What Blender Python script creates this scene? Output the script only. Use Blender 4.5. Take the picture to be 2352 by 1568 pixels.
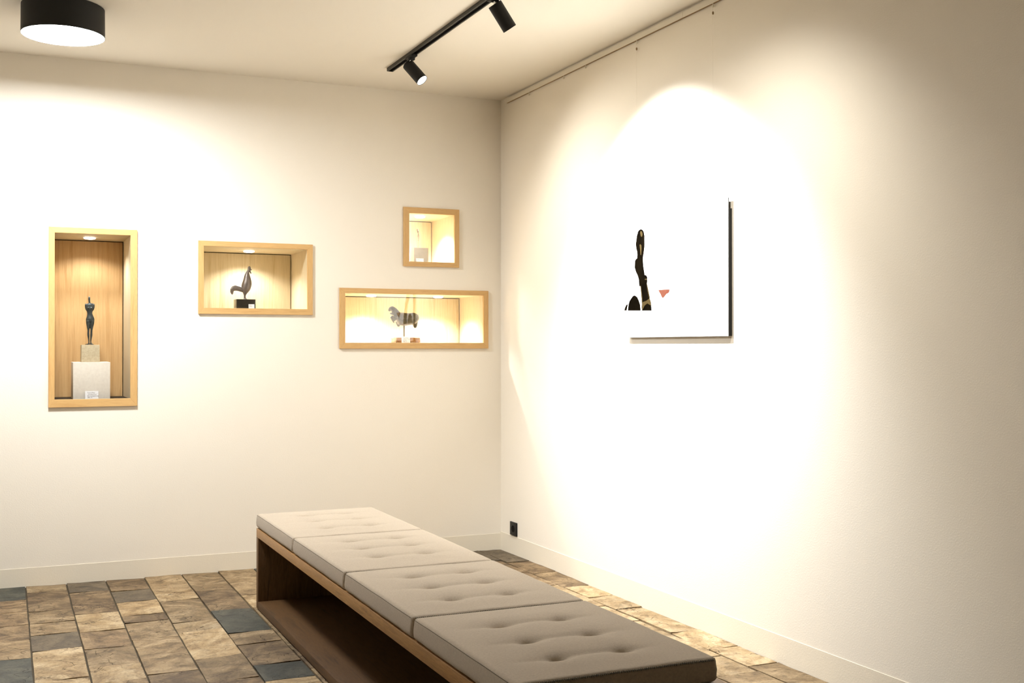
import bpy, bmesh, math, random
from mathutils import Vector, Matrix, noise
random.seed(7)
C = bpy.context.scene.collection
for o in list(bpy.data.objects): bpy.data.objects.remove(o)
sc = bpy.context.scene

# ------------------------------------------------------------------ camera
cam = bpy.data.cameras.new('camera'); co = bpy.data.objects.new('camera', cam); C.objects.link(co)
cam.sensor_width = 36.0; cam.lens = 2595.8/2352*36.0; cam.clip_start = .05
yaw, pitch = .42226, .004417
fw = Vector((math.sin(yaw)*math.cos(pitch), math.cos(yaw)*math.cos(pitch), math.sin(pitch)))
rt = Vector((math.cos(yaw), -math.sin(yaw), 0)); up = rt.cross(fw)
M = Matrix((rt, up, -fw)).transposed().to_4x4(); M.translation = Vector((-2.8315, -6.4730, 1.2617))
co.matrix_world = M
sc.camera = co
# ------------------------------------------------------------------ world, exposure, lamp powers
w = bpy.data.worlds.new('world'); sc.world = w; w.use_nodes = True
w.node_tree.nodes['Background'].inputs[0].default_value = (1, .93, .82, 1)
w.node_tree.nodes['Background'].inputs[1].default_value = .02
vs = sc.view_settings
vs.view_transform = 'Standard'; vs.look = 'None'; vs.exposure = 1.05; vs.gamma = 1.0; vs.use_curve_mapping = False
LAMP_L = 143.0            # radiance of the opal ceiling diffuser
SPOT_A = 33.0             # far track head (W)
SPOT_B = 300.0            # near track head (W)
NICHE = (8.5, 12, 20, 24) # downlights of the four niches (W)
LIGHT_COL = (.915, .95, .985)
SPOT_COL = (.93, .965, 1.0)
SIDE_COL = (.98, .95, .88)

# ------------------------------------------------------------------ helpers
def link(o, parent=None):
    C.objects.link(o)
    if parent is not None: o.parent = parent
    return o
def obj(name, verts, faces, mat=None, parent=None, loc=(0,0,0), smooth=False, mats=None, fm=None):
    me = bpy.data.meshes.new(name); me.from_pydata([tuple(v) for v in verts], [], faces); me.validate()
    bm = bmesh.new(); bm.from_mesh(me)
    bmesh.ops.recalc_face_normals(bm, faces=bm.faces); bm.to_mesh(me); bm.free()
    if mat: me.materials.append(mat)
    if smooth: me.polygons.foreach_set('use_smooth', [True]*len(me.polygons))
    o = bpy.data.objects.new(name, me); o.location = loc
    return link(o, parent)
def objbm(name, bm, mat=None, parent=None, loc=(0,0,0), smooth=False, angle=None):
    me = bpy.data.meshes.new(name); bmesh.ops.recalc_face_normals(bm, faces=bm.faces); bm.to_mesh(me); bm.free()
    if mat: me.materials.append(mat)
    if smooth:
        me.polygons.foreach_set('use_smooth', [True]*len(me.polygons))
        if angle is not None: me.set_sharp_from_angle(angle=math.radians(angle))
    o = bpy.data.objects.new(name, me); o.location = loc
    return link(o, parent)
def empty(name, loc=(0,0,0)):
    o = bpy.data.objects.new(name, None); o.location = loc; o.empty_display_size = .05
    return link(o)
def tag(o, label=None, cat=None, group=None, kind=None):
    if label: o['label'] = label
    if cat: o['category'] = cat
    if group: o['group'] = group
    if kind: o['kind'] = kind
    return o
def bmbox(bm, x0, x1, y0, y1, z0, z1, bev=0, seg=2):
    m = Matrix.Translation(((x0+x1)/2, (y0+y1)/2, (z0+z1)/2)) @ Matrix.Diagonal((x1-x0, y1-y0, z1-z0, 1))
    r = bmesh.ops.create_cube(bm, size=1, matrix=m)
    if bev:
        es = list({e for v in r['verts'] for e in v.link_edges})
        bmesh.ops.bevel(bm, geom=es, offset=bev, segments=seg, profile=.6, affect='EDGES')
def box(name, x0, x1, y0, y1, z0, z1, mat, parent=None, bev=0, loc=(0,0,0), seg=2):
    bm = bmesh.new(); bmbox(bm, x0, x1, y0, y1, z0, z1, bev, seg)
    return objbm(name, bm, mat, parent, loc, smooth=bev > 0, angle=40)
def basis(a):
    a = a.normalized(); t = Vector((0,0,1)) if abs(a.z) < .95 else Vector((1,0,0))
    u = a.cross(t).normalized(); return u, a.cross(u).normalized(), a
def lathe(name, prof, axis, origin, mat, parent=None, n=40, angle=35):
    """prof: list of (radius, distance along axis); closed where radius is 0"""
    u, v, a = basis(Vector(axis)); o = Vector(origin); V = []; F = []; rings = []
    for r, h in prof:
        if r < 1e-6: rings.append([len(V)]); V.append(o+a*h)
        else:
            rings.append(list(range(len(V), len(V)+n)))
            for i in range(n):
                t = 2*math.pi*i/n; V.append(o+a*h+(u*math.cos(t)+v*math.sin(t))*r)
    for A, B in zip(rings, rings[1:]):
        for i in range(n):
            j = (i+1) % n
            if len(A) == 1 and len(B) == 1: continue
            if len(A) == 1: F.append((A[0], B[i], B[j]))
            elif len(B) == 1: F.append((A[i], A[j], B[0]))
            else: F.append((A[i], A[j], B[j], B[i]))
    ob = obj(name, V, F, mat, parent, smooth=True); ob.data.set_sharp_from_angle(angle=math.radians(angle)); return ob
def loft(bm, pts, n=14):
    """pts: (x, y, z, half width across the path in the xz plane, half depth in y)"""
    P = [Vector(p[:3]) for p in pts]; rings = []
    for i, p in enumerate(pts):
        t = (P[min(i+1, len(P)-1)] - P[max(i-1, 0)]); t.y = 0
        t = t.normalized() if t.length > 1e-9 else Vector((0,0,1))
        nn = Vector((t.z, 0, -t.x)); ring = []
        for k in range(n):
            a = 2*math.pi*k/n
            ring.append(bm.verts.new(P[i] + nn*p[3]*math.cos(a) + Vector((0,1,0))*p[4]*math.sin(a)))
        rings.append(ring)
    for A, B in zip(rings, rings[1:]):
        for k in range(n): bm.faces.new((A[k], A[(k+1)%n], B[(k+1)%n], B[k]))
    bm.faces.new(rings[0][::-1]); bm.faces.new(rings[-1])
def remeshed(name, bm, voxel, mat, parent, loc=(0,0,0), smooth=4, fac=.5):
    bmesh.ops.recalc_face_normals(bm, faces=bm.faces)
    me = bpy.data.meshes.new(name); bm.to_mesh(me); bm.free()
    t = bpy.data.objects.new('tmp', me); C.objects.link(t)
    m = t.modifiers.new('r', 'REMESH'); m.mode = 'VOXEL'; m.voxel_size = voxel
    s = t.modifiers.new('s', 'SMOOTH'); s.iterations = smooth; s.factor = fac
    dg = bpy.context.evaluated_depsgraph_get(); dg.update()
    nm = bpy.data.meshes.new_from_object(t.evaluated_get(dg)); nm.name = name
    bpy.data.objects.remove(t)
    nm.materials.clear(); nm.materials.append(mat)
    nm.polygons.foreach_set('use_smooth', [True]*len(nm.polygons))
    o = bpy.data.objects.new(name, nm); o.location = loc
    return link(o, parent)

# ------------------------------------------------------------------ materials
def srgb(r, g, b):
    f = lambda c: (c/255/12.92) if c/255 <= .04045 else ((c/255+.055)/1.055)**2.4
    return (f(r), f(g), f(b), 1)
class NT:
    def __init__(s, name, rough=.6, spec=.3):
        s.m = bpy.data.materials.new(name); s.m.use_nodes = True; s.t = s.m.node_tree; s.n = s.t.nodes
        s.b = s.n['Principled BSDF']; s.b.inputs['Roughness'].default_value = rough
        s.b.inputs['Specular IOR Level'].default_value = spec
    def new(s, typ, **kw):
        nd = s.n.new(typ)
        for k, v in kw.items():
            if k in nd.inputs: nd.inputs[k].default_value = v
            else: setattr(nd, k, v)
        return nd
    def l(s, a, b): s.t.links.new(a, b)
    def coords(s, scale=(1,1,1), kind='Object', rand=0):
        tc = s.new('ShaderNodeTexCoord'); mp = s.new('ShaderNodeMapping'); mp.inputs['Scale'].default_value = scale
        s.l(tc.outputs[kind], mp.inputs['Vector'])
        if rand:
            oi = s.new('ShaderNodeObjectInfo'); ml = s.new('ShaderNodeMath', operation='MULTIPLY'); ml.inputs[1].default_value = rand
            s.l(oi.outputs['Random'], ml.inputs[0]); s.l(ml.outputs[0], mp.inputs['Location'])
        return mp.outputs[0]
    def noise(s, vec, scale, detail=4, rough=.5, dist=0):
        nd = s.new('ShaderNodeTexNoise'); nd.inputs['Scale'].default_value = scale; nd.inputs['Detail'].default_value = detail
        nd.inputs['Roughness'].default_value = rough; nd.inputs['Distortion'].default_value = dist
        s.l(vec, nd.inputs['Vector']); return nd.outputs[0]
    def ramp(s, fac, stops):
        r = s.new('ShaderNodeValToRGB'); e = r.color_ramp.elements
        while len(e) < len(stops): e.new(.5)
        for el, (p, c) in zip(e, stops): el.position = p; el.color = c
        s.l(fac, r.inputs[0]); return r.outputs[0]
    def mix(s, a, b, fac, mode='MIX'):
        m = s.new('ShaderNodeMix', data_type='RGBA', blend_type=mode)
        for k, v in ((0, fac), (6, a), (7, b)):
            if hasattr(v, 'is_linked') or hasattr(v, 'links'): s.l(v, m.inputs[k])
            else: m.inputs[k].default_value = v
        return m.outputs[2]
    def base(s, c):
        if isinstance(c, tuple): s.b.inputs['Base Color'].default_value = c
        else: s.l(c, s.b.inputs['Base Color'])
    def bump(s, h, dist, strength=1.0):
        b = s.new('ShaderNodeBump'); b.inputs['Distance'].default_value = dist; b.inputs['Strength'].default_value = strength
        s.l(h, b.inputs['Height']); s.l(b.outputs[0], s.b.inputs['Normal'])
def plain(name, col, rough=.5, spec=.4, metal=0, bump=None):
    t = NT(name, rough, spec); t.base(col); t.b.inputs['Metallic'].default_value = metal
    v = t.coords(); nz = t.noise(v, 60, 3)
    if bump: t.bump(nz, bump, .6)
    return t.m
def plaster(name, col, col2):
    t = NT(name, .92, .1); v = t.coords()
    t.base(t.mix(col, col2, t.noise(v, 1.3, 3))); t.bump(t.noise(v, 170, 3, .7), .0012, .5); return t.m
WALLC = (.86, .795, .69, 1); WALLD = (.85, .785, .675, 1)
m_wall = plaster('wall_plaster', WALLC, WALLD)
m_ceil = plaster('ceiling_plaster', (.80, .745, .65, 1), (.79, .735, .64, 1))
m_far = plaster('taupe_plaster', (.40, .34, .26, 1), (.39, .33, .25, 1))
m_base = plaster('painted_skirting', (.80, .73, .60, 1), (.79, .715, .585, 1))
def wood(name, c1, c2, c3, grain=(1, 1, 1), rough=.5, sc_=1.0, rand=7.0, spec=.3, gr=.55):
    """grain: object-space scale; the small component runs along the grain"""
    t = NT(name, rough, spec); v = t.coords(grain, rand=rand)
    a = t.noise(v, 3.0*sc_, 5, .6, 1.2); b = t.noise(v, 26*sc_, 4, .7, .3)
    c = t.ramp(a, [(.3, c1), (.52, c2), (.72, c3)])
    c = t.mix(c, t.ramp(b, [(.38, (.62, .58, .52, 1)), (.56, (1, 1, 1, 1))]), gr, 'MULTIPLY')
    t.base(c); t.bump(b, .0006, .5); return t.m
FR = (srgb(203,162,104), srgb(209,169,112), srgb(197,154,97))
m_fr_v = wood('pale_beech_vertical', *FR, grain=(10, 10, .8), rough=.45, gr=.22)
m_fr_h = wood('pale_beech_horizontal', *FR, grain=(.8, 10, 10), rough=.45, gr=.22)
BK = (srgb(194,174,136), srgb(208,190,154), srgb(184,162,122))
m_bk = wood('niche_veneer', *BK, grain=(12, 12, .4), rough=.55, sc_=.8, gr=.28)
m_bk1 = wood('niche_veneer_amber', srgb(186,146,96), srgb(198,160,110), srgb(174,132,82), grain=(12, 12, .4), rough=.55, sc_=.8, gr=.28)
BX = (srgb(202,184,150), srgb(212,195,164), srgb(194,174,138))
m_bx = wood('niche_side_veneer', *BX, grain=(12, 12, .5), rough=.55, gr=.25)
BW = (srgb(150,110,64), srgb(168,126,76), srgb(128,92,52))
m_bench_y = wood('oiled_wood_long', *BW, grain=(12, .9, 12), rough=.42, sc_=1.1)
m_bench_z = wood('oiled_wood_shaded_upright', srgb(92,66,40), srgb(110,82,52), srgb(74,52,32), grain=(12, 12, .9), rough=.5, sc_=1.1, gr=.7)  # same bench wood darkened: shade on the inner faces is in the colour
m_bench_in = wood('oiled_wood_shaded_inside', srgb(80,56,30), srgb(92,65,36), srgb(64,46,26), grain=(12, .9, 12), rough=.5, sc_=1.1, gr=.6)  # darkest copy of the bench wood; shade within the box is painted in
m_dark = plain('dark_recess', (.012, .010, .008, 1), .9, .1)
m_darkfloor = plain('dark_brown_liner', (.022, .014, .008, 1), .7, .2)
m_black = plain('black_powder_coat', (.011, .0105, .0095, 1), .55, .3, bump=.0002)
m_track = plain('black_track_aluminium', (.016, .015, .012, 1), .45, .4)
m_groove = plain('track_groove', (.006, .005, .004, 1), .8, .1)
m_chrome = plain('polished_steel', (.6, .6, .6, 1), .2, .5, metal=1)
m_white = plain('white_lacquer', (.80, .74, .62, 1), .5, .3)
m_card = plain('white_card', (.80, .77, .76, 1), .8, .2)
m_ink = plain('brown_grey_ink', (.16, .11, .09, 1), .8, .1)
m_hook = plain('aged_brass_hook', (.30, .19, .09, 1), .5, .4)
m_nylon = plain('pale_nylon', (.80, .74, .63, 1), .4, .4)
def emit(name, col, s):
    t = NT(name); t.n.remove(t.b); e = t.new('ShaderNodeEmission'); e.inputs[0].default_value = (*col, 1); e.inputs[1].default_value = s
    t.l(e.outputs[0], t.n['Material Output'].inputs[0]); return t.m
m_lamp = emit('opal_diffuser_light', LIGHT_COL, LAMP_L)
m_lens = emit('spot_lens_light', (1, .96, .88), 14)
m_lens2 = emit('niche_light', (1, .95, .86), 10)
def glass():
    t = NT('thin_clear_glass'); t.n.remove(t.b)
    tr = t.new('ShaderNodeBsdfTransparent'); gl = t.new('ShaderNodeBsdfGlossy'); gl.inputs['Roughness'].default_value = .0
    fr = t.new('ShaderNodeFresnel'); ge = t.new('ShaderNodeNewGeometry')
    mr = t.new('ShaderNodeMapRange'); mr.inputs[3].default_value = 1.5; mr.inputs[4].default_value = 1/1.5   # both faces of the pane reflect alike
    t.l(ge.outputs['Backfacing'], mr.inputs[0]); t.l(mr.outputs[0], fr.inputs[0])
    mx = t.new('ShaderNodeMixShader'); t.l(fr.outputs[0], mx.inputs[0]); t.l(tr.outputs[0], mx.inputs[1]); t.l(gl.outputs[0], mx.inputs[2])
    tr.inputs[0].default_value = (.97, .975, .97, 1)
    t.l(mx.outputs[0], t.n['Material Output'].inputs[0]); return t.m
m_glass = glass()
def bronze(name, c1, c2, metal, rough, sc_=60, b=.0008):
    t = NT(name, rough, .5); v = t.coords(); t.b.inputs['Metallic'].default_value = metal
    n_ = t.noise(v, sc_, 4, .6); t.base(t.ramp(n_, [(.35, c1), (.65, c2)])); t.bump(t.noise(v, sc_*3, 3), b, .6); return t.m
m_fig = bronze('blue_grey_bronze', (.035, .042, .042, 1), (.075, .085, .08, 1), .55, .42)
m_roo = bronze('smooth_brown_bronze', (.14, .11, .088, 1), (.19, .15, .12, 1), .35, .38, 30, .0001)
m_ox = bronze('olive_brown_bronze', (.075, .058, .028, 1), (.14, .108, .058, 1), .3, .42, 45)
m_pale = bronze('pale_gilded_bronze', (.16, .10, .05, 1), (.50, .38, .24, 1), .2, .4, 90)
m_plinth = plain('polished_black_stone', (.028, .023, .017, 1), .12, .6)
def stone(name, c1, c2, s=40, b=.001, rough=.85):
    t = NT(name, rough, .2); v = t.coords(); n_ = t.noise(v, s, 6, .7)
    t.base(t.ramp(n_, [(.3, c1), (.7, c2)])); t.bump(t.noise(v, s*2.5, 4), b, .7); return t.m
m_sand = stone('grey_sandstone', srgb(176,158,128), srgb(200,184,154), 120)
m_whiteblock = stone('off_white_plaster_block', srgb(216,204,190), srgb(228,218,204), 60, .0004)
m_beige = stone('beige_block', srgb(150,132,106), srgb(162,143,116), 60, .0003)
m_rock = stone('brown_rock', srgb(112,68,36), srgb(176,126,72), 30, .003)
m_rockpale = stone('pale_rock', srgb(210,170,120), srgb(240,220,190), 25, .003)
def fabric():
    t = NT('grey_beige_wool', .95, .08); v = t.coords()
    t.b.inputs['Sheen Weight'].default_value = .25; t.b.inputs['Sheen Roughness'].default_value = .6
    a = t.noise(v, 900, 2, .8); b = t.noise(v, 160, 4, .7)
    wv = t.new('ShaderNodeTexWave'); wv.inputs['Scale'].default_value = 420; wv.inputs['Distortion'].default_value = 1.5; wv.wave_type = 'BANDS'; wv.bands_direction = 'DIAGONAL'
    t.l(v, wv.inputs['Vector'])
    c = t.ramp(b, [(.3, srgb(170,155,136)), (.7, srgb(190,175,154))])
    c = t.mix(c, t.ramp(a, [(.35, (.70, .68, .65, 1)), (.6, (1, 1, 1, 1))]), .42, 'MULTIPLY')
    t.base(c); t.bump(t.mix(a, wv.outputs[0], .4), .0012, .6); return t.m
m_fab = fabric()
m_stitch = plain('dark_grey_thread', srgb(116, 109, 97), .9, .1)
m_stitch2 = plain('light_grey_thread', srgb(205, 195, 178), .9, .1)
def slate(name, dark, mid, light, vein, relief=1.0):
    t = NT(name, .62, .35); oi = t.new('ShaderNodeObjectInfo')
    tc = t.new('ShaderNodeTexCoord'); ad = t.new('ShaderNodeVectorMath', operation='MULTIPLY_ADD')
    cb = t.new('ShaderNodeCombineXYZ'); t.l(oi.outputs['Random'], cb.inputs[0]); t.l(oi.outputs['Random'], cb.inputs[2])
    ad.inputs[1].default_value = (37, 37, 37); t.l(cb.outputs[0], ad.inputs[0]); t.l(tc.outputs['Object'], ad.inputs[2]); v = ad.outputs[0]
    big = t.noise(v, 5.5, 5, .62, 1.4); mid_ = t.noise(v, 16, 6, .68, .6); fine = t.noise(v, 110, 5, .75)
    c = t.ramp(big, [(.28, dark), (.47, mid), (.66, light)])
    c = t.mix(c, t.ramp(mid_, [(.32, (.42, .38, .33, 1)), (.5, (1, 1, 1, 1)), (.75, (1.15, 1.12, 1.05, 1))]), .75, 'MULTIPLY')
    c = t.mix(c, t.ramp(fine, [(.34, (.5, .46, .42, 1)), (.54, (1, 1, 1, 1))]), .7, 'MULTIPLY')
    # thin broken cleft lines, slightly stepped like riven slate
    dv = t.new('ShaderNodeMix', data_type='VECTOR'); dv.inputs[0].default_value = .22
    nz = t.new('ShaderNodeTexNoise'); nz.inputs['Scale'].default_value = 9; nz.inputs['Detail'].default_value = 5; t.l(v, nz.inputs['Vector'])
    t.l(v, dv.inputs[4]); t.l(nz.outputs['Color'], dv.inputs[5])
    vo = t.new('ShaderNodeTexVoronoi', feature='DISTANCE_TO_EDGE'); vo.inputs['Scale'].default_value = 5.5; t.l(dv.outputs[1], vo.inputs['Vector'])
    brk = t.ramp(t.noise(v, 7, 2), [(.50, (0,0,0,1)), (.60, (1,1,1,1))])
    line = t.ramp(vo.outputs['Distance'], [(.0, (1,1,1,1)), (.014, (0,0,0,1))])
    ln = t.mix((0,0,0,1), line, brk)
    c = t.mix(c, vein, t.mix((0,0,0,1), (.8,.8,.8,1), ln)) if False else c
    mm = t.new('ShaderNodeMath', operation='MULTIPLY'); mm.inputs[1].default_value = .8; t.l(ln, mm.inputs[0])
    c = t.mix(c, vein, mm.outputs[0])
    # per-tile brightness
    mr = t.new('ShaderNodeMapRange'); mr.inputs[3].default_value = .72; mr.inputs[4].default_value = 1.03; t.l(oi.outputs['Random'], mr.inputs[0])
    c = t.mix(c, mr.outputs[0], 1.0, 'MULTIPLY')
    t.base(c)
    vc = t.new('ShaderNodeTexVoronoi', feature='F1'); vc.inputs['Scale'].default_value = 5.5; t.l(dv.outputs[1], vc.inputs['Vector'])
    h1 = t.mix(big, mid_, .45); h2 = t.mix(h1, fine, .16); h3 = t.mix(h2, vc.outputs['Color'], .12)
    h4 = t.mix(h3, (0,0,0,1), mm.outputs[0])
    t.bump(h4, .016*relief, .75); return t.m
V_ = srgb(60, 44, 30)
m_t = {
 's': slate('slate_blue_grey', srgb(56,57,50), srgb(71,71,62), srgb(92,89,76), srgb(50,48,44), .5),
 'g': slate('slate_grey_brown', srgb(80,70,56), srgb(102,89,70), srgb(122,107,85), V_, .6),
 'b': slate('slate_brown', srgb(78,60,40), srgb(118,96,68), srgb(156,132,98), V_),
 't': slate('slate_tan', srgb(96,76,51), srgb(140,117,84), srgb(174,151,116), V_),
 'c': slate('slate_cream', srgb(122,97,64), srgb(164,139,101), srgb(194,172,136), V_)}
m_grout = stone('dark_grout', srgb(62,54,42), srgb(84,74,58), 90, .002)

# ------------------------------------------------------------------ setting: walls, ceiling, floor
H = 2.8; X0, Y0 = -5.2, -7.6
NICHES = [  # outer frame rect x0,x1,z0,z1 on the back wall
 dict(o=(-2.618, -2.170, .938, 1.897), i=(-2.588, -2.205, .980, 1.866)),
 dict(o=(-1.845, -1.197, 1.444, 1.853), i=(-1.815, -1.229, 1.478, 1.824)),
 dict(o=(-1.037, -.0895, 1.249, 1.6065), i=(-1.003, -.122, 1.284, 1.5765)),
 dict(o=(-.643, -.2835, 1.745, 2.1015), i=(-.607, -.3145, 1.7745, 2.066))]
def wall_with_holes(name, x0, x1, z0, z1, y0, y1, holes, mat):
    xs = sorted({x0, x1, *[h[0] for h in holes], *[h[1] for h in holes]}); zs = sorted({z0, z1, *[h[2] for h in holes], *[h[3] for h in holes]})
    def solid(i, k):
        if i < 0 or k < 0 or i >= len(xs)-1 or k >= len(zs)-1: return False
        cx, cz = (xs[i]+xs[i+1])/2, (zs[k]+zs[k+1])/2
        return not any(h[0] < cx < h[1] and h[2] < cz < h[3] for h in holes)
    V = []; F = []; idx = {}
    def v(i, j, k):
        if (i, j, k) not in idx: idx[(i, j, k)] = len(V); V.append((xs[i], (y0, y1)[j], zs[k]))
        return idx[(i, j, k)]
    for i in range(len(xs)-1):
        for k in range(len(zs)-1):
            if not solid(i, k): continue
            F.append((v(i,0,k), v(i+1,0,k), v(i+1,0,k+1), v(i,0,k+1))); F.append((v(i,1,k), v(i,1,k+1), v(i+1,1,k+1), v(i+1,1,k)))
            if not solid(i-1, k): F.append((v(i,0,k), v(i,0,k+1), v(i,1,k+1), v(i,1,k)))
            if not solid(i+1, k): F.append((v(i+1,0,k), v(i+1,1,k), v(i+1,1,k+1), v(i+1,0,k+1)))
            if not solid(i, k-1): F.append((v(i,0,k), v(i,1,k), v(i+1,1,k), v(i+1,0,k)))
            if not solid(i, k+1): F.append((v(i,0,k+1), v(i+1,0,k+1), v(i+1,1,k+1), v(i,1,k+1)))
    return obj(name, V, F, mat)
T = .016   # panel thickness of the niche boxes
holes = [(n['i'][0]-T, n['i'][1]+T, n['i'][2]-T, n['i'][3]+T) for n in NICHES]
tag(wall_with_holes('wall_back', X0, 0, -.05, H, 0, .46, holes, m_wall), 'cream plastered wall with four display niches', kind='structure')
tag(box('wall_right', 0, .15, Y0, .46, -.05, H, m_wall), 'cream wall with the picture', kind='structure')
tag(box('wall_left', X0-.15, X0, Y0, .46, -.05, H, m_wall), kind='structure')
tag(box('wall_front', X0-.15, .15, Y0-.15, Y0, -.05, H, m_far), kind='structure')
tag(box('ceiling', X0-.15, .15, Y0-.15, .46, H, H+.12, m_ceil), 'smooth cream ceiling', kind='structure')
tag(box('baseboard_back', X0, 0, -.0022, 0, -.006, .097, m_base), kind='structure')
tag(box('baseboard_right', -.0022, 0, Y0, -.0022, -.006, .108, m_base), kind='structure')
floor = tag(box('floor', X0, 0, Y0, 0, -.05, -.007, m_grout), 'riven slate tile floor', kind='structure')

# tiles: columns parallel to the right wall
PITCH = .1982; XR = -.150
cols = {}  # column n: x range (XR-PITCH*n, XR-PITCH*(n-1)); n=0 is the cut strip at the wall
joint = {
 0: ([0, -.43, -.78, -1.173, -1.436, -1.721, -2.211, -2.506, -2.777, -3.12, -3.5], 'gbbccccctb'),  # cream run past the corner: the spot's light pool put into tile colour
 1: ([0, -.35, -.72, -1.1, -1.38, -1.62, -1.948, -2.31, -2.598, -2.848, -3.2, -3.6], 'gbbcccccctb'),  # cream run lightened likewise, as if washed by the spot
 9: ([0, -.492, -.958, -1.423, -1.624, -1.969, -2.195, -2.55], 'tbstbsc'),
 8: ([0, -.671, -.98, -1.403, -1.8, -2.1, -2.5], 'tcttbt'),
 10: ([0, -.423, -.647, -1.134, -1.313, -1.78, -2.12, -2.5], 'tctcctb'),
 11: ([0, -.313, -.595, -.888, -1.045, -1.367, -1.633, -1.929, -2.3], 'bgcbtttb'),
 12: ([0, -.261, -.776, -1.134, -1.451, -1.734, -1.966, -2.25], 'gbcbtct'),
 13: ([0, -.17, -.626, -.88, -1.112, -1.386, -1.858, -2.2], 'tbttgcc'),
 14: ([0, -.317, -.60, -.882, -1.155, -1.472, -2.0, -2.3], 'sbbbtst')}
rest = []; rng = random.Random(3)
def tile_mesh(w, l, r):
    """riven slab: 4x4 uneven top grid, chamfer-like drop at the edge, sides"""
    g = .0035; x0, x1, y0, y1 = -w/2+g, w/2-g, -l/2+g, l/2-g
    nx, ny = 4, 5; V = []; F = []
    tilt = (r.uniform(-.004, .004), r.uniform(-.004, .004))
    for j in range(ny):
        for i in range(nx):
            fx, fy = i/(nx-1), j/(ny-1); e = i in (0, nx-1) or j in (0, ny-1)
            x = x0+(x1-x0)*fx; y = y0+(y1-y0)*fy
            if not e: x += r.uniform(-.01, .01); y += r.uniform(-.01, .01)
            else:
                if i in (0, nx-1): x += r.uniform(-.0012, .0012)
                if j in (0, ny-1): y += r.uniform(-.002, .002)
            V.append((x, y, tilt[0]*(fx-.5)+tilt[1]*(fy-.5)+r.uniform(-.0013, .0013)-(.0015 if e else 0)))
    for j in range(ny-1):
        for i in range(nx-1):
            a = j*nx+i; F.append((a, a+1, a+nx+1, a+nx))
    rim = [i for i in range(nx)] + [j*nx+nx-1 for j in range(1, ny)] + [(ny-1)*nx+i for i in range(nx-2, -1, -1)] + [j*nx for j in range(ny-2, 0, -1)]
    b = len(V)
    for k in rim: V.append((V[k][0], V[k][1], -.009))
    n = len(rim)
    for k in range(n): F.append((rim[k], b+k, b+(k+1)%n, rim[(k+1)%n]))
    return V, F
ncol = int((-X0+XR)/PITCH)+2
for n in range(ncol):
    xa, xb = XR-PITCH*n, (XR-PITCH*(n-1) if n else -.0005)
    xa = max(xa, X0)
    if xb-xa < .03: continue
    js, cs = joint.get(n, ([0], '')); js = list(js); cs = list(cs)
    while js[-1] > Y0+.05:
        js.append(max(Y0, js[-1]-rng.choice([.17, .22, .26, .28, .31, .35, .45]))); cs.append(rng.choice('bbtttccgs'))
    for k in range(len(js)-1):
        ya, yb = js[k], js[k+1]; wd, ln = xb-xa, ya-yb
        if ln < .02: continue
        V, F = tile_mesh(wd, ln, rng); cx, cy = (xa+xb)/2, (ya+yb)/2
        vis = (-2.95 < cx < -1.62 and cy > -2.75) or (cx > -.75 and -3.9 < cy) or (-1.2 < cx <= -.75 and (cy > -1.8))
        if vis:
            obj('tile', V, F, m_t[cs[k]], floor, (cx, cy, 0))
        else: rest.append(([(x+cx, y+cy, z) for x, y, z in V], F, 'sgbtc'.index(cs[k])))
V = []; F = []; mi = []
for vv, ff, c in rest:
    b = len(V); V += vv; F += [tuple(i+b for i in f) for f in ff]; mi += [c]*len(ff)
me = bpy.data.meshes.new('tile_field'); me.from_pydata(V, [], F)
for k in 'sgbtc': me.materials.append(m_t[k])
me.polygons.foreach_set('material_index', mi)
tag(link(bpy.data.objects.new('tile_field', me), floor), kind='stuff')

# ------------------------------------------------------------------ bench
BX0, BX1, BY0, BY1 = -1.722, -1.118, -4.022, -1.0; BT = .388; TH = .042
bench = tag(empty('bench', (-1.42, -2.51, .0)), 'long low open-sided wooden box bench carrying four grey cushions', 'bench')
def bp(name, x0, x1, y0, y1, z0, z1, m, bev=.0015):
    cx, cy, cz = (x0+x1)/2, (y0+y1)/2, (z0+z1)/2
    o = box(name, x0-cx, x1-cx, y0-cy, y1-cy, z0-cz, z1-cz, m, bench, bev, (cx+1.42, cy+2.51, cz)); return o
bp('top_board', BX0, BX1, BY0, BY1, BT-TH, BT, m_bench_y)
ZB = .006
bp('plinth', BX0+.02, BX1-.02, BY0+.02, BY1-.02, -.001, ZB+.001, m_dark, 0)  # added strip, near-black to stand for the shadow gap at the floor
bp('bottom_board', BX0, BX1-.024, BY0+TH, BY1-TH, ZB, ZB+.036, m_bench_in)
bp('end_panel', BX0, BX1, BY1-TH, BY1, ZB, BT-TH, m_bench_z)
bp('end_panel', BX0, BX1, BY0, BY0+TH, ZB, BT-TH, m_bench_z)
bp('back_panel', BX1-.022, BX1, BY0+TH, BY1-TH, ZB, BT-TH, m_bench_in)

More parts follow.
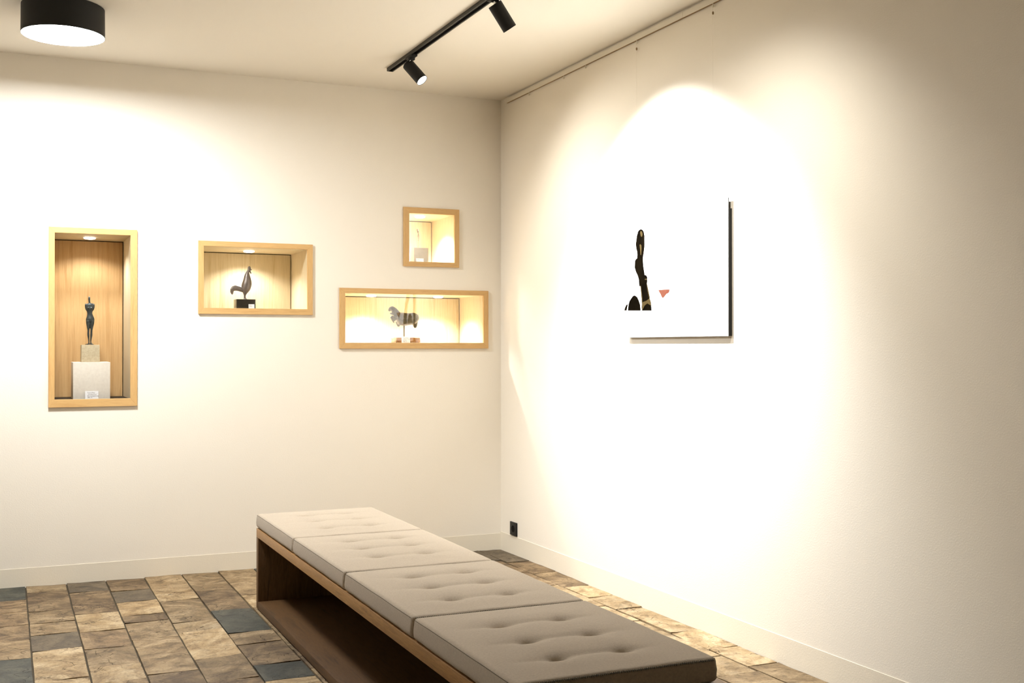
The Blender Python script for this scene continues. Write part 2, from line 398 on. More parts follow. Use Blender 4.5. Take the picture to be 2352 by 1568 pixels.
# cushions
def axis_pts(L, r, n):
    e = [0, .0012, .003, .006, r]
    mid = [r+(L-2*r)*i/n for i in range(1, n)]
    return [x-L/2 for x in e+mid+[L-x for x in reversed(e)]]
def cushion(y0, y1, tufts, seed, label):
    W_ = .583; L = y1-y0; Tk = .067; r = .012; cx, cy = -1.7225+W_/2+.001, (y0+y1)/2
    root = tag(empty('seat_cushion', (cx, cy, BT+.0005)), label, 'cushion', 'tufted cushions along the bench')
    xs = axis_pts(W_, r, 110); ys = axis_pts(L, r, 140); R = .016; V = []; F = []
    tl = [(tx-cx, ty-cy) for tx, ty in tufts]; rows = sorted({round(t[1], 3) for t in tl})
    def hgt(x, y):
        d = min(W_/2-abs(x), L/2-abs(y))
        z = Tk + .004*(1-(2*x/W_)**2)*(1-(2*y/L)**2)
        if d < r: q = 1-max(d, 0)/r; z -= r*(1-math.sqrt(max(0, 1-q*q)))
        z += .0012*noise.noise(Vector((x*9, y*9, seed)))
        fx = 1/(1+math.exp((abs(x)-.17)/.03))
        for ry in rows:   # shallow valley along each row of tufts
            z -= .0042*fx*math.exp(-((y-ry-.003*math.cos(x*20+seed))/.018)**2)
            z += .0022*fx*(math.exp(-((y-ry-.07)/.04)**2)+math.exp(-((y-ry+.07)/.04)**2))
        for tx, ty in tl:
            dx, dy = x-tx, y-ty
            z -= .0215*math.exp(-(((dx/.017)**2+(dy/.0125)**2)**.55)) + .0040*math.exp(-((dx/.038)**2+(dy/.030)**2))
        return z
    nx, ny = len(xs), len(ys)
    for y in ys:
        for x in xs:
            px, py = x, y   # round the vertical corners
            ax, ay = abs(x)-(W_/2-R), abs(y)-(L/2-R)
            if ax > 0 and ay > 0:
                m = max(ax, ay)/math.hypot(ax, ay); px = math.copysign(W_/2-R+ax*m, x); py = math.copysign(L/2-R+ay*m, y)
            V.append((px, py, hgt(x, y)))
    for j in range(ny-1):
        for i in range(nx-1):
            a = j*nx+i; F.append((a, a+1, a+nx+1, a+nx))
    rim = list(range(nx)) + [j*nx+nx-1 for j in range(1, ny)] + [(ny-1)*nx+i for i in range(nx-2, -1, -1)] + [j*nx for j in range(ny-2, 0, -1)]
    prev = rim; n = len(rim)
    for q, (zf, out) in enumerate([(.82, .0012), (.62, .0024), (.4, .0026), (.2, .0012), (.08, -.003), (.0, -.010)]):
        b = len(V)
        for k in rim:
            x, y, z = V[k]; l = math.hypot(x, y); wob = .0016*noise.noise(Vector((x*14, y*14, seed+zf*4)))
            nxv = max(0, abs(x)-(W_/2-R))/R; nyv = max(0, abs(y)-(L/2-R))/R; h_ = math.hypot(nxv, nyv) or 1
            sx = math.copysign(nxv/h_, x); sy = math.copysign(nyv/h_, y)
            lift = .0045*max(0, noise.noise(Vector((x*6, y*6, seed+9)))) if zf < .15 else 0
            V.append((x+sx*(out+wob), y+sy*(out+wob), (Tk-r)*zf+lift))
        for k in range(n): F.append((prev[k], b+k, b+(k+1)%n, prev[(k+1)%n]))
        prev = list(range(b, b+n))
    F.append(tuple(prev))
    obj('cushion_body', V, F, m_fab, root, smooth=True)
    # overlocked seam: little stitches along the two short top edges, a fine welt along the long ones
    bm = bmesh.new()
    for s in (-1, 1):
        m = int(W_/.0062)
        for i in range(m):
            x = -W_/2+.012+(W_-.024)*i/m; y = s*(L/2-.0012); z = hgt(x, s*(L/2-.003))
            bmbox(bm, x, x+.0022, y-.0035, y+.0035, z-.0035, z+.0009)
    tag(objbm('seam_stitching', bm, m_stitch, root), kind='stuff')
    for s in (-1, 1):
        bm = bmesh.new()
        pts = [Vector((s*(W_/2-.0018), -L/2+.014+(L-.028)*i/40, hgt(s*(W_/2-.0018), -L/2+.02+(L-.04)*i/40)+.0002)) for i in range(41)]
        for a, b in zip(pts, pts[1:]):
            vs_ = []
            for p in (a, b):
                for k in range(5):
                    t = 2*math.pi*k/5; vs_.append(bm.verts.new(p+Vector((math.cos(t)*.0011, 0, math.sin(t)*.0011))))
            for k in range(5): bm.faces.new((vs_[k], vs_[(k+1)%5], vs_[5+(k+1)%5], vs_[5+k]))
        objbm('welt', bm, m_stitch, root, smooth=True)
    for tx, ty in tl:   # the gathered thread in each tuft
        bm = bmesh.new(); z = hgt(tx, ty)
        for k in range(3):
            a = random.uniform(-.5, .5); 
            bmbox(bm, tx-.006, tx+.006, ty-.003+k*.0022, ty-.0018+k*.0022, z-.001, z+.0009)
        objbm('tuft_stitch', bm, m_stitch2, root)
tx = (-1.524, -1.327)
cushion(-1.743, -.992, [(x, y) for y in (-1.155, -1.345, -1.545) for x in tx], 1.3, 'pale grey tufted cushion at the far end of the bench, nearest the niche wall')
cushion(-2.532, -1.750, [(x, y) for y in (-1.925, -2.115, -2.305) for x in tx], 2.7, 'pale grey tufted cushion second from the far end of the bench')
cushion(-3.276, -2.539, [(x, y) for y in (-2.715, -2.905, -3.095) for x in tx], 4.1, 'grey tufted cushion third from the far end of the bench')
cushion(-4.012, -3.283, [(x, y) for y in (-3.475, -3.665, -3.845) for x in tx], 5.9, 'grey tufted cushion closest to the viewer with its dark end face showing')

# ------------------------------------------------------------------ display niches
NL = ['tall upright beech framed display niche holding a small female bronze',
      'landscape beech framed display niche holding a bronze rooster',
      'widest beech framed display niche, two lights, holding an animal fragment',
      'smallest square beech framed display niche, upper one beside the room corner']
LPOS = [[(-2.401, .200)], [(-1.520, .220)], [(-.776, .212), (-.343, .198)], [(-.489, .130)]]
D = .40
for q, n in enumerate(NICHES):
    ox0, ox1, oz0, oz1 = n['o']; ix0, ix1, iz0, iz1 = n['i']; cx, cz = (ox0+ox1)/2, oz0
    root = tag(empty('display_niche', (cx, 0, cz)), NL[q], 'display niche', 'framed display niches in the wall')
    def P(name, x0, x1, y0, y1, z0, z1, m, bev=0):
        return box(name, x0-(x0+x1)/2, x1-(x0+x1)/2, y0, y1, z0-(z0+z1)/2, z1-(z0+z1)/2, m, root, bev, ((x0+x1)/2-cx, 0, (z0+z1)/2-cz))
    # mitred frame boards
    fy0, fy1 = -.013, -.0005
    def mitre(a, b, c, d, m):
        V = [(x-cx, y, z-cz) for y in (fy0, fy1) for x, z in (a, b, c, d)]
        mid = Vector((sum(v[0] for v in V)/8, 0, sum(v[2] for v in V)/8))
        bm = bmesh.new(); bv = [bm.verts.new(Vector(v)-mid) for v in V]
        bm.faces.new(bv[:4]); bm.faces.new(bv[4:][::-1])
        for k in range(4): bm.faces.new((bv[k], bv[(k+1)%4], bv[4+(k+1)%4], bv[4+k]))
        bmesh.ops.recalc_face_normals(bm, faces=bm.faces)
        bmesh.ops.bevel(bm, geom=list(bm.edges), offset=.0007, segments=1, affect='EDGES')
        objbm('frame_board', bm, m, root, mid)
    O = [(ox0, oz0), (ox1, oz0), (ox1, oz1), (ox0, oz1)]; I = [(ix0, iz0), (ix1, iz0), (ix1, iz1), (ix0, iz1)]
    for k in range(4): mitre(O[k], O[(k+1)%4], I[(k+1)%4], I[k], m_fr_h if k in (0, 2) else m_fr_v)
    e = .0008; bot = m_darkfloor if q == 0 else m_bx; bz = iz0-.004 if q == 0 else iz0
    P('side_panel', ix0-T+e, ix0, 0, D+.02, iz0-T+e, iz1+T-e, m_bx)
    P('side_panel', ix1, ix1+T-e, 0, D+.02, iz0-T+e, iz1+T-e, m_bx)
    P('top_panel', ix0, ix1, 0, D+.02, iz1, iz1+T-e, m_bx)
    P('bottom_panel', ix0, ix1, 0, D+.02, iz0-T+e, bz, bot)
    P('back_panel', ix0+.005, ix1-.005, D-.008, D+.004, bz+.0005, iz1-.005, m_bk1 if q == 0 else m_bk)
    P('shadow_gap_liner', ix0, ix1, D+.006, D+.012, bz, iz1, m_dark)
    gp = P('glass_pane', ix0+.0015, ix1-.0015, .0012, .0016, iz0+.0005, iz1-.0015, m_glass)
    for bx, by in LPOS[q]:
        lathe('downlight_trim', [(.0345, .0005), (.0345, .0018), (.0312, .0026), (.0312, .0005)], (0, 0, -1), (bx-cx, by, iz1-cz), m_white, root, 28)
        lathe('downlight_lens', [(.031, .0006), (.031, .005), (.028, .008), (.018, .0098), (0, .0104)], (0, 0, -1), (bx-cx, by, iz1-cz), m_lens2, root, 28)
        ld = bpy.data.lights.new('downlight_beam', 'SPOT'); ld.energy = NICHE[q]; ld.spot_size = math.radians(142 if q < 2 else 128); ld.spot_blend = .6
        ld.shadow_soft_size = .02; ld.color = (.93, .97, 1.0)
        lo = link(bpy.data.objects.new('downlight_beam', ld), root); lo.location = (bx-cx, by, iz1-cz-.0125)

# ------------------------------------------------------------------ label cards
def text_mesh(body, size, mat, parent, loc, name='lettering'):
    cu = bpy.data.curves.new('t', 'FONT'); cu.body = body; cu.size = size; cu.extrude = .00008; cu.resolution_u = 2
    t = bpy.data.objects.new('t', cu); C.objects.link(t); dg = bpy.context.evaluated_depsgraph_get(); dg.update()
    me = bpy.data.meshes.new_from_object(t.evaluated_get(dg)); bpy.data.objects.remove(t)
    me.materials.clear(); me.materials.append(mat)
    me.transform(Matrix.Rotation(math.radians(90), 4, 'X'))
    o = bpy.data.objects.new(name, me); o.location = loc; return link(o, parent)
def card(x, y, z, w_, h_, lines, label, lean=4):
    root = tag(empty('label_card', (x, y, z)), label, 'label', 'exhibit labels in the niches')
    box('card', -w_/2, w_/2, 0, .0008, 0, h_, m_card, root)
    for k, t in enumerate(lines):
        text_mesh(t, h_*.2, m_ink, root, (-w_/2*.66, -.0002, h_*(.72-.2*k)))
    root.rotation_euler = (math.radians(-lean), 0, 0)
card(-2.398, .048, .9775, .068, .043, ['Franz Matz', '„Gradbaumer“', 'Bronzelegierung', '380,- €'], 'small white printed card leaning on the large white block')
card(-1.541, .036, 1.4785, .033, .025, ['Hahn', 'Bronze', '290,- €'], 'tiny cream card leaning on the black plinth of the rooster')
card(-.610, .040, 1.2845, .054, .037, ['Franz Matz', '„kleiner Torso“', 'Bronze', '480,- €'], 'small white printed card leaning on the brown rock')
card(-.524, .030, 1.775, .048, .023, ['Torso', 'Bronze'], 'blank-looking white card leaning on the beige block')

# ------------------------------------------------------------------ niche 1: figure on blocks
o = box('pedestal_block', -.095, .095, 0, .19, 0, .2, m_whiteblock, None, .003, (-2.398, .058, .9765)); tag(o, 'large off-white block standing on the dark niche floor', 'pedestal')
bm = bmesh.new(); bmbox(bm, -.047, .047, -.045, .045, 0, .0935, .002)
for v in bm.verts: v.co.x *= 1+.03*(.5-v.co.z/.0935)
o = objbm('stone_block', bm, m_sand, None, (-2.402, .13, 1.177), True, 40); tag(o, 'small grey sandstone cube stacked on the white block', 'pedestal')
fig = tag(empty('female_figure_sculpture', (-2.403, .135, 1.2708)), 'slender dark blue-grey bronze of an armless standing woman on the stone cube', 'sculpture')
bm = bmesh.new(); S = .00041; cxp = 285
def fp(x, y, w_, d, yo=0): return ((x-cxp)*S, yo, (715-y)*S, w_*S/2, d*S/2)
loft(bm, [fp(277,68,8,8), fp(276,74,20,22), fp(276,90,28,30), fp(277,110,27,32), fp(278,132,25,28), fp(280,150,23,24), fp(281,158,34,28), fp(282,166,96,36), fp(282,176,112,46), fp(282,200,106,52), fp(282,228,94,58), fp(283,255,80,48), fp(283,280,69,42), fp(284,298,65,40), fp(286,322,76,44), fp(288,345,92,52), fp(289,368,108,60), fp(289,390,108,60), fp(289,408,90,52)], 18)
for x in (232, 335): loft(bm, [fp(x,164,12,18), fp(x,180,22,30), fp(x,210,22,28), fp(x+(4 if x<280 else -5),240,16,22), fp(x+(10 if x<280 else -12),258,8,12)], 10)
for x in (263, 305): loft(bm, [fp(x,212,14,16,-.008), fp(x,224,24,20,-.0115), fp(x,236,18,12,-.0095)], 10)
for s, X in ((-1, (262, 264, 266, 268, 266, 267, 272, 274, 272)), (1, (316, 313, 308, 305, 304, 304, 299, 297, 300))):
    Y = (395, 430, 470, 520, 550, 585, 640, 672, 700); Wd = (54, 52, 42, 27, 26, 30, 19, 15, 19); Dp = (58, 54, 44, 30, 30, 32, 20, 18, 26)
    loft(bm, [fp(a, b, c, d) for a, b, c, d in zip(X, Y, Wd, Dp)], 12)
    loft(bm, [fp(X[-1], 690, 12, 22, -.002), fp(X[-1]+s*8, 704, 18, 40, -.006), fp(X[-1]+s*16, 714, 22, 44, -.008)], 10)
loft(bm, [fp(222,712,2,20), fp(240,708,10,50), fp(285,703,16,66), fp(325,709,10,48), fp(340,714,2,18)], 10)
remeshed('figure_body', bm, .0011, m_fig, fig, smooth=2)

# ------------------------------------------------------------------ niche 2: rooster
roo = tag(empty('rooster_sculpture', (-1.568, .10, 1.479)), 'smooth dark bronze rooster with raised head on a polished black plinth', 'sculpture')
box('plinth', -.054, .054, -.045, .045, 0, .0535, m_plinth, roo, .0012)
Sx, Sz = .00018, .000184; bx0 = 578
def rp(x, y, w_, d, yo=0): return ((x-bx0)*Sx, yo, .0535+(1190-y)*Sz, w_*Sx, d*Sx)
bm = bmesh.new()
loft(bm, [rp(600,1192,78,60), rp(596,1180,58,46), rp(585,1160,38,34), rp(583,1100,31,30), rp(583,1050,36,36), rp(588,1000,62,60), rp(598,940,104,90), rp(606,880,140,118), rp(622,810,152,130), rp(640,740,155,132), rp(652,680,150,128), rp(660,610,136,118), rp(660,540,118,104), rp(658,470,98,88), rp(662,400,74,66), rp(672,340,50,48), rp(690,300,42,38), rp(712,268,44,34), rp(722,235,34,26), rp(726,212,12,10)], 22)
loft(bm, [rp(705,262,40,26), rp(760,262,26,20), rp(800,254,12,10), rp(825,250,3,3)], 10)      # beak
for x, y, r_ in ((688,205,24), (712,170,26), (742,165,24), (764,195,20)): loft(bm, [rp(x,250,r_,10), rp(x,y,r_*.8,9), rp(x-6,y-30,r_*.35,5)], 8)   # comb
loft(bm, [rp(742,285,16,12), rp(760,320,24,14), rp(775,365,22,12), rp(776,388,8,6)], 8)       # wattle
loft(bm, [rp(540,900,70,70), rp(460,872,84,70), rp(380,846,86,60), rp(295,834,92,48), rp(225,856,84,40), rp(185,900,68,34), rp(174,950,56,30), rp(182,1000,42,24), rp(192,1046,14,10)], 16)   # tail
remeshed('rooster_body', bm, .0016, m_roo, roo, smooth=3)

# ------------------------------------------------------------------ niche 3: animal fragment
ox = tag(empty('animal_sculpture', (-.602, .10, 1.2845)), 'bronze fragment of a striding bull on a thin rod over rock', 'sculpture')
Sx, Sz = .000179, .000169
def op(x, y, w_, d, yo=0): return ((x-680)*Sx, yo, (1460-y)*Sz, w_*Sx, d*Sx)
bm = bmesh.new()
loft(bm, [op(385,610,70,60), op(410,600,150,110), op(470,595,200,140), op(560,600,225,150), op(660,610,225,155), op(760,612,218,155), op(860,605,205,150), op(950,595,205,150), op(1040,590,212,155), op(1110,600,180,140), op(1160,620,125,100), op(1190,640,50,50)], 20)
loft(bm, [op(470,520,150,110), op(400,400,128,95), op(330,300,110,80), op(270,225,84,62), op(235,180,50,40)], 14)     # neck
loft(bm, [op(290,190,45,50), op(240,200,56,52), op(190,240,58,48), op(160,290,50,40), op(150,330,26,26)], 12)         # head
loft(bm, [op(330,420,60,44), op(250,420,34,34), op(180,402,20,22)], 10)                                              # jaw
loft(bm, [op(370,640,70,50,-.006), op(300,560,44,36,-.006), op(230,500,34,28,-.006), op(205,530,38,28,-.006), op(250,640,34,26,-.006), op(300,725,26,22,-.006), op(325,748,12,10,-.006)], 12)  # raised foreleg
loft(bm, [op(470,690,90,60,.006), op(480,790,62,44,.006), op(490,850,46,36,.006), op(492,880,26,22,.006)], 12)        # stump
loft(bm, [op(1060,680,120,90), op(1080,800,88,66), op(1085,880,62,50), op(1082,925,30,26)], 12)                      # hind stump
loft(bm, [op(1150,520,26,22), op(1180,470,16,14), op(1208,432,10,8), op(1214,420,4,4)], 8)                           # tail stub
remeshed('animal_body', bm, .0018, m_ox, ox, smooth=3)
lathe('support_rod', [(0, .022), (.0052, .022), (.0052, .118), (0, .118)], (0, 0, 1), (0, 0, 0), m_ox, ox, 14)
def rock(name, x0, x1, y0, y1, z0, z1, m, parent, seed):
    bm = bmesh.new(); bmbox(bm, x0, x1, y0, y1, z0, z1); bmesh.ops.subdivide_edges(bm, edges=list(bm.edges), cuts=5, use_grid_fill=True)
    for v in bm.verts:
        nz = noise.noise_vector(v.co*60+Vector((seed, 0, 0)))*.004
        if v.co.z < z0+.002: nz.z = 0
        else: nz.z = -abs(nz.z)
        v.co += nz
    objbm(name, bm, m, parent, smooth=True, angle=30)
rock('rock_base', -.056, .092, -.035, .035, .0003, .032, m_rock, ox, 3)
rock('rock_base_pale_end', -.092, -.058, -.03, .03, .0003, .029, m_rockpale, ox, 9)

# ------------------------------------------------------------------ niche 4: slim pale figure
o = box('beige_block', -.0465, .0465, -.04, .04, 0, .0885, m_beige, None, .001, (-.513, .078, 1.775)); tag(o, 'beige cube standing in the smallest square niche', 'pedestal')
f4 = tag(empty('torso_sculpture', (-.519, .08, 1.8635)), 'slim pale gilded torso with tapering legs on the beige cube', 'sculpture')
bm = bmesh.new(); S = .000268
def gp_(x, y, w_, d, yo=0): return ((x-548)*S, yo, (1020-y)*S, w_*S/2, d*S/2)
loft(bm, [gp_(548,1022,30,30), gp_(548,1012,14,14), gp_(548,960,10,12), gp_(548,900,16,18), gp_(550,850,24,26), gp_(552,800,42,34), gp_(553,765,54,42), gp_(552,730,46,38), gp_(548,700,34,30), gp_(546,670,42,34), gp_(542,640,56,38), gp_(540,622,62,34), gp_(538,612,26,22), gp_(536,596,22,24), gp_(534,580,22,24), gp_(533,572,10,12)], 16)
for x in (514, 570): loft(bm, [gp_(x,622,14,16), gp_(x,600,16,16), gp_(x+2,580,10,10)], 8)
remeshed('figure_body', bm, .001, m_pale, f4, smooth=3)

# ------------------------------------------------------------------ ceiling lamp
lamp = tag(empty('ceiling_lamp', (-2.590, -.975, H)), 'black drum ceiling lamp with a glowing white underside', 'ceiling lamp')
lathe('housing', [(0, 0), (.172, 0), (.1775, .004), (.1785, .132), (.1765, .132), (.1755, .125), (0, .125)], (0, 0, -1), (0, 0, 0), m_black, lamp, 96)
lathe('diffuser', [(.1752, .126), (.1745, .1315), (.165, .1325), (0, .1330)], (0, 0, -1), (0, 0, 0), m_lamp, lamp, 96)

# ------------------------------------------------------------------ track and spotlights
tr = tag(empty('ceiling_track', (-.8875, -.5, H)), 'black lighting track fixed to the ceiling', 'lighting track')
w2 = .0175; hh = .018; Ltr = 4.2
prof = [(-w2, 0), (-w2, -hh), (-.0105, -hh), (-.0105, -.004), (.0105, -.004), (.0105, -hh), (w2, -hh), (w2, 0)]
V = [(x, y, z) for y in (0, -Ltr) for x, z in prof]; n = len(prof)
F = [tuple(range(n)), tuple(range(2*n-1, n-1, -1))]+[(k, (k+1)%n, n+(k+1)%n, n+k) for k in range(n)]
obj('track_profile', V, F, m_track, tr)
box('conductor_insert', -.0104, .0104, -Ltr, -.002, -.0075, -.0042, m_groove, tr)
box('end_cap', -w2-.0004, w2+.0004, -.0015, .001, -hh-.0004, -.0002, m_black, tr)
def spot(A, B, adapter_y, label, power, size, blend, col, aim=None):
    A = Vector(A); B = Vector(B); d = (B-A).normalized()
    root = tag(empty('track_spotlight', (A.x, adapter_y, H-hh)), label, 'spotlight', 'black spotlights on the ceiling track'); off = Vector(root.location)
    box('track_adapter', -.016, .016, -.05, .05, -.010, .004, m_black, root, .002, (0, 0, 0))
    lathe('swivel_disc', [(0, .006), (.019, .006), (.019, .017), (.016, .020), (0, .020)], (0, 0, -1), (0, 0, 0), m_black, root, 28)
    j = A - d*.0; st = Vector((A.x, A.y, H-hh-.018))
    ax = (A+d*.004)-Vector((A.x, adapter_y, H-hh-.016)); lathe('joint', [(0, 0), (.006, 0), (.006, ax.length), (0, ax.length)], ax, Vector((0, 0, -.016)), m_chrome, root, 14)
    L = (B-A).length; r = .032
    lathe('housing', [(0, 0), (r-.002, 0), (r, .002), (r, L), (r-.002, L), (r-.003, L-.007), (0, L-.007)], d, A-off, m_black, root, 48)
    lathe('lens', [(r-.0035, L-.0065), (r-.0035, L-.003), (0, L-.0022)], d, A-off, m_lens, root, 36)
    ld = bpy.data.lights.new('beam', 'SPOT'); ld.energy = power; ld.spot_size = math.radians(size); ld.spot_blend = blend; ld.shadow_soft_size = .02; ld.color = col
    lo = link(bpy.data.objects.new('beam', ld), root); lo.location = B+d*.004-off; lo.rotation_euler = (Vector(aim) if aim else d).to_track_quat('-Z', 'Y').to_euler()
spot((-.8875, -.803, 2.753), (-.8304, -.868, 2.658), -.86, 'black cylinder spotlight with its lit lens showing, at the end of the track', SPOT_A, 136, 1.0, SIDE_COL, (.331, -.339, -.805))
dB = Vector((.572, 0.0, -.790)).normalized()
Bm = Vector((-.8875, -1.962, 2.7515))
spot(tuple(Bm), tuple(Bm+dB*.124), -1.962, 'black cylinder spotlight at the top edge of the view, aimed at the picture', SPOT_B, 94, .95, SPOT_COL, (.54, 0, -.84))
spot((-.8875, -3.121, 2.753), (-.8304, -3.056, 2.658), -3.064, 'black cylinder spotlight farthest along the track, beyond the top of the view', SPOT_A*1.15, 122, 1.0, SIDE_COL, (.331, .22, -.805))

# ------------------------------------------------------------------ picture rail, hooks, wires
rail = tag(empty('picture_rail', (-.002, -.112, 2.770)), 'white picture hanging rail running under the ceiling', 'picture rail')
for y0, y1 in ((-1.985, 0), (-5.4, -1.9865)):
    bm = bmesh.new(); bmbox(bm, -.0105, .0018, y0, y1, -.009, .018, .001, 1); objbm('rail_section', bm, m_white, rail, smooth=True, angle=40)
box('rail_slot', -.0085, -.0005, -5.4, -.001, -.0105, -.0088, m_hook, rail)
def hook(y, label):
    r = tag(empty('rail_hook', (-.008, y, 2.7598)), label, 'hook', 'empty hooks on the picture rail')
    lathe('hook_body', [(0, 0), (.0025, 0), (.0025, .006), (.0045, .009), (.0045, .015), (0, .018)], (0, 0, -1), (0, 0, 0), m_white, r, 12)
hook(-.434, 'small white hook under the picture rail, nearest the room corner')
hook(-.887, 'small white hook under the picture rail, second from the room corner')
hook(-1.145, 'small white hook under the picture rail, third from the room corner')
PY0, PY1, PZ0, PZ1 = -2.462, -1.603, 1.306, 1.896
def wire(y, label):
    r = tag(empty('hanging_wire', (-.009, y, 2.7598)), label, 'wire', 'wires holding the picture')
    lathe('hook_body', [(0, 0), (.0025, 0), (.0025, .007), (.0045, .010), (.0045, .016), (0, .018)], (0, 0, -1), (0, 0, 0), m_white, r, 12)
    Lw = 2.7598-PZ1+.03
    lathe('nylon_line', [(0, .004), (.0004, .004), (.0004, Lw), (0, Lw)], (0, 0, -1), (0, 0, 0), m_nylon, r, 6)
    lathe('clamp', [(0, .034), (.0035, .036), (.0042, .041), (.0035, .047), (0, .049)], (0, 0, -1), (0, 0, 0), m_hook, r, 12)
wire(-1.680, 'thin clear line with a small brass clamp holding the left side of the picture')
wire(-2.334, 'thin clear line with a small brass clamp holding the right side of the picture')

# ------------------------------------------------------------------ picture
pic = tag(empty('wall_picture', (0, (PY0+PY1)/2, PZ0)), 'white unframed picture of dark raised legs and a red drink, on the brightly lit wall', 'picture')
pcy = (PY0+PY1)/2; PXF = -.0195
m_print = plain('white_gloss_print', (.86, .84, .80, 1), .35, .4)
m_edge = plain('dark_picture_edge', (.012, .011, .009, 1), .6, .2)
m_legs = bronze('dark_print_ink', (.0012, .0008, .0003, 1), (.0040, .0026, .0010, 1), 0, .9, 14, .00001)
m_legs.node_tree.nodes['Principled BSDF'].inputs['Specular IOR Level'].default_value = .01
m_gold = plain('golden_print_ink', (.050, .034, .013, 1), .9, .02)
m_red = stone('red_print_ink', (.105, .022, .010, 1), (.125, .042, .022, 1), 30, .00001, .9)
box('print_panel', PXF+.0006, PXF+.0045, PY0-pcy, PY1-pcy, 0, PZ1-PZ0, m_edge, pic)
box('print_face', PXF, PXF+.0006, PY0-pcy+.0004, PY1-pcy-.0004, .0004, PZ1-PZ0-.0004, m_print, pic)
box('backing_frame', PXF+.0045, -.0006, PY0-pcy+.001, PY1-pcy-.012, .001, PZ1-PZ0-.045, m_edge, pic)
def shape(name, pts, mat, lift=.0):
    # pts already in metres on the wall: (y, z)
    V = [(PXF-.0003-lift, y-pcy, z-PZ0) for y, z in pts]+[(PXF+.0002, y-pcy, z-PZ0) for y, z in pts]; n = len(pts)
    from mathutils.geometry import tessellate_polygon
    bm = bmesh.new(); bv = [bm.verts.new(v) for v in V]
    for t in tessellate_polygon([[Vector(v) for v in V[:n]]]):
        bm.faces.new([bv[i] for i in t]); bm.faces.new([bv[n+i] for i in reversed(t)])
    for k in range(n): bm.faces.new((bv[k], bv[(k+1)%n], bv[n+(k+1)%n], bv[n+k]))
    objbm(name, bm, mat, pic)
shape('printed_raised_leg', [(-1.7372, 1.8297), (-1.7212, 1.8271), (-1.7092, 1.8200), (-1.7052, 1.8101), (-1.6991, 1.8004), (-1.6940, 1.7802), (-1.6889, 1.7601), (-1.6939, 1.7390), (-1.7020, 1.7230), (-1.7040, 1.7074), (-1.7019, 1.6911), (-1.6888, 1.6869), (-1.6807, 1.6781), (-1.6786, 1.6473), (-1.6887, 1.6286), (-1.7068, 1.6070), (-1.7168, 1.5884), (-1.7227, 1.5522), (-1.7317, 1.5544), (-1.7367, 1.5285), (-1.7436, 1.5001), (-1.7465, 1.4694), (-1.7445, 1.4491), (-1.7474, 1.4352), (-1.8363, 1.4326), (-1.8334, 1.4538), (-1.8306, 1.4740), (-1.8190, 1.4921), (-1.8055, 1.5280), (-1.7939, 1.5665), (-1.7978, 1.5714), (-1.7969, 1.5942), (-1.7861, 1.6039), (-1.7734, 1.6057), (-1.7607, 1.6497), (-1.7577, 1.6728), (-1.7578, 1.6932), (-1.7647, 1.7131), (-1.7717, 1.7430), (-1.7717, 1.7736), (-1.7718, 1.7939), (-1.7649, 1.8149), (-1.7531, 1.8251)], m_legs)
shape('printed_foot', [(-1.6126, 1.4391), (-1.6188, 1.4686), (-1.6292, 1.4865), (-1.6477, 1.4998), (-1.6631, 1.5096), (-1.6804, 1.5114), (-1.7036, 1.5017), (-1.7186, 1.4832), (-1.7296, 1.4649), (-1.7355, 1.4355)], m_legs)
shape('printed_small_foot', [(-1.5761, 1.4402), (-1.5855, 1.4567), (-1.5981, 1.4683), (-1.6126, 1.4704), (-1.6064, 1.4560), (-1.5991, 1.4395)], m_legs)
shape('printed_red_drink', [(-1.8965, 1.5269), (-1.9171, 1.5279), (-1.9975, 1.5267), (-1.9947, 1.5170), (-1.9865, 1.5100), (-1.9700, 1.5068), (-1.9543, 1.4966), (-1.9404, 1.4883), (-1.9292, 1.4917), (-1.9162, 1.5081)], m_red)
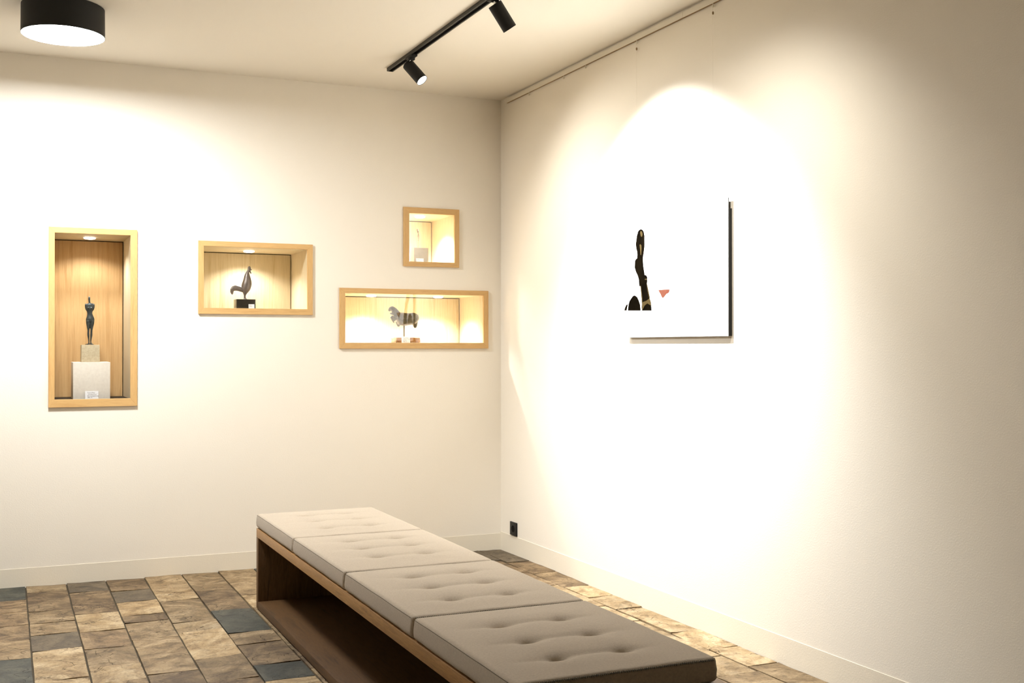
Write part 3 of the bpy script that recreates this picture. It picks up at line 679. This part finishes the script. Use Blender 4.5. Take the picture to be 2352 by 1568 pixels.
shape('printed_glass_stem', [(-1.9207, 1.4564), (-1.9254, 1.4552), (-1.9263, 1.4443), (-1.9216, 1.4425)], m_legs)

shape('printed_highlight', [(-1.7312, 1.8139), (-1.7372, 1.8215), (-1.7471, 1.8175), (-1.7550, 1.8056), (-1.7511, 1.7947), (-1.7431, 1.7913), (-1.7372, 1.7970)], m_gold, .0003)
shape('printed_highlight', [(-1.7251, 1.7545), (-1.7331, 1.7574), (-1.7430, 1.7515), (-1.7450, 1.7350), (-1.7410, 1.7046), (-1.7350, 1.7051), (-1.7311, 1.7310)], m_gold, .0003)
shape('printed_highlight', [(-1.7465, 1.4694), (-1.7584, 1.4766), (-1.7879, 1.4806), (-1.8093, 1.4884), (-1.8190, 1.4921), (-1.8306, 1.4740), (-1.8344, 1.4563), (-1.8190, 1.4608), (-1.7976, 1.4686), (-1.7731, 1.4583), (-1.7583, 1.4435), (-1.7484, 1.4357)], m_gold, .0003)
shape('printed_highlight', [(-1.7327, 1.5569), (-1.7387, 1.5540), (-1.7505, 1.4999), (-1.7524, 1.4702), (-1.7465, 1.4694), (-1.7386, 1.5208)], m_gold, .0003)
shape('printed_highlight', [(-1.7753, 1.5873), (-1.7978, 1.5860), (-1.7978, 1.5820), (-1.7753, 1.5822)], m_gold, .0003)
shape('printed_highlight', [(-1.7900, 1.5667), (-1.7978, 1.5562), (-1.8229, 1.4929), (-1.8161, 1.4912), (-1.8016, 1.5256)], m_gold, .0003)

# ------------------------------------------------------------------ outlet
so = tag(empty('wall_socket', (0, -.206, .154)), 'black square power socket low on the wall by the corner', 'socket')
bm = bmesh.new(); bmbox(bm, -.0095, 0, -.047, .047, -.0405, .0405, .0025); objbm('cover_plate', bm, m_black, so, smooth=True, angle=40)
lathe('socket_well', [(.0205, 0), (.0205, .0012), (.0185, .0016), (.0185, .0004), (0, .0004)], (-1, 0, 0), (-.0095, 0, 0), m_groove, so, 36)
for s in (-1, 1): lathe('pin_hole', [(0, 0), (.0024, 0), (.0024, .0004), (0, .0004)], (-1, 0, 0), (-.0100, s*.0095, 0), m_dark, so, 12)
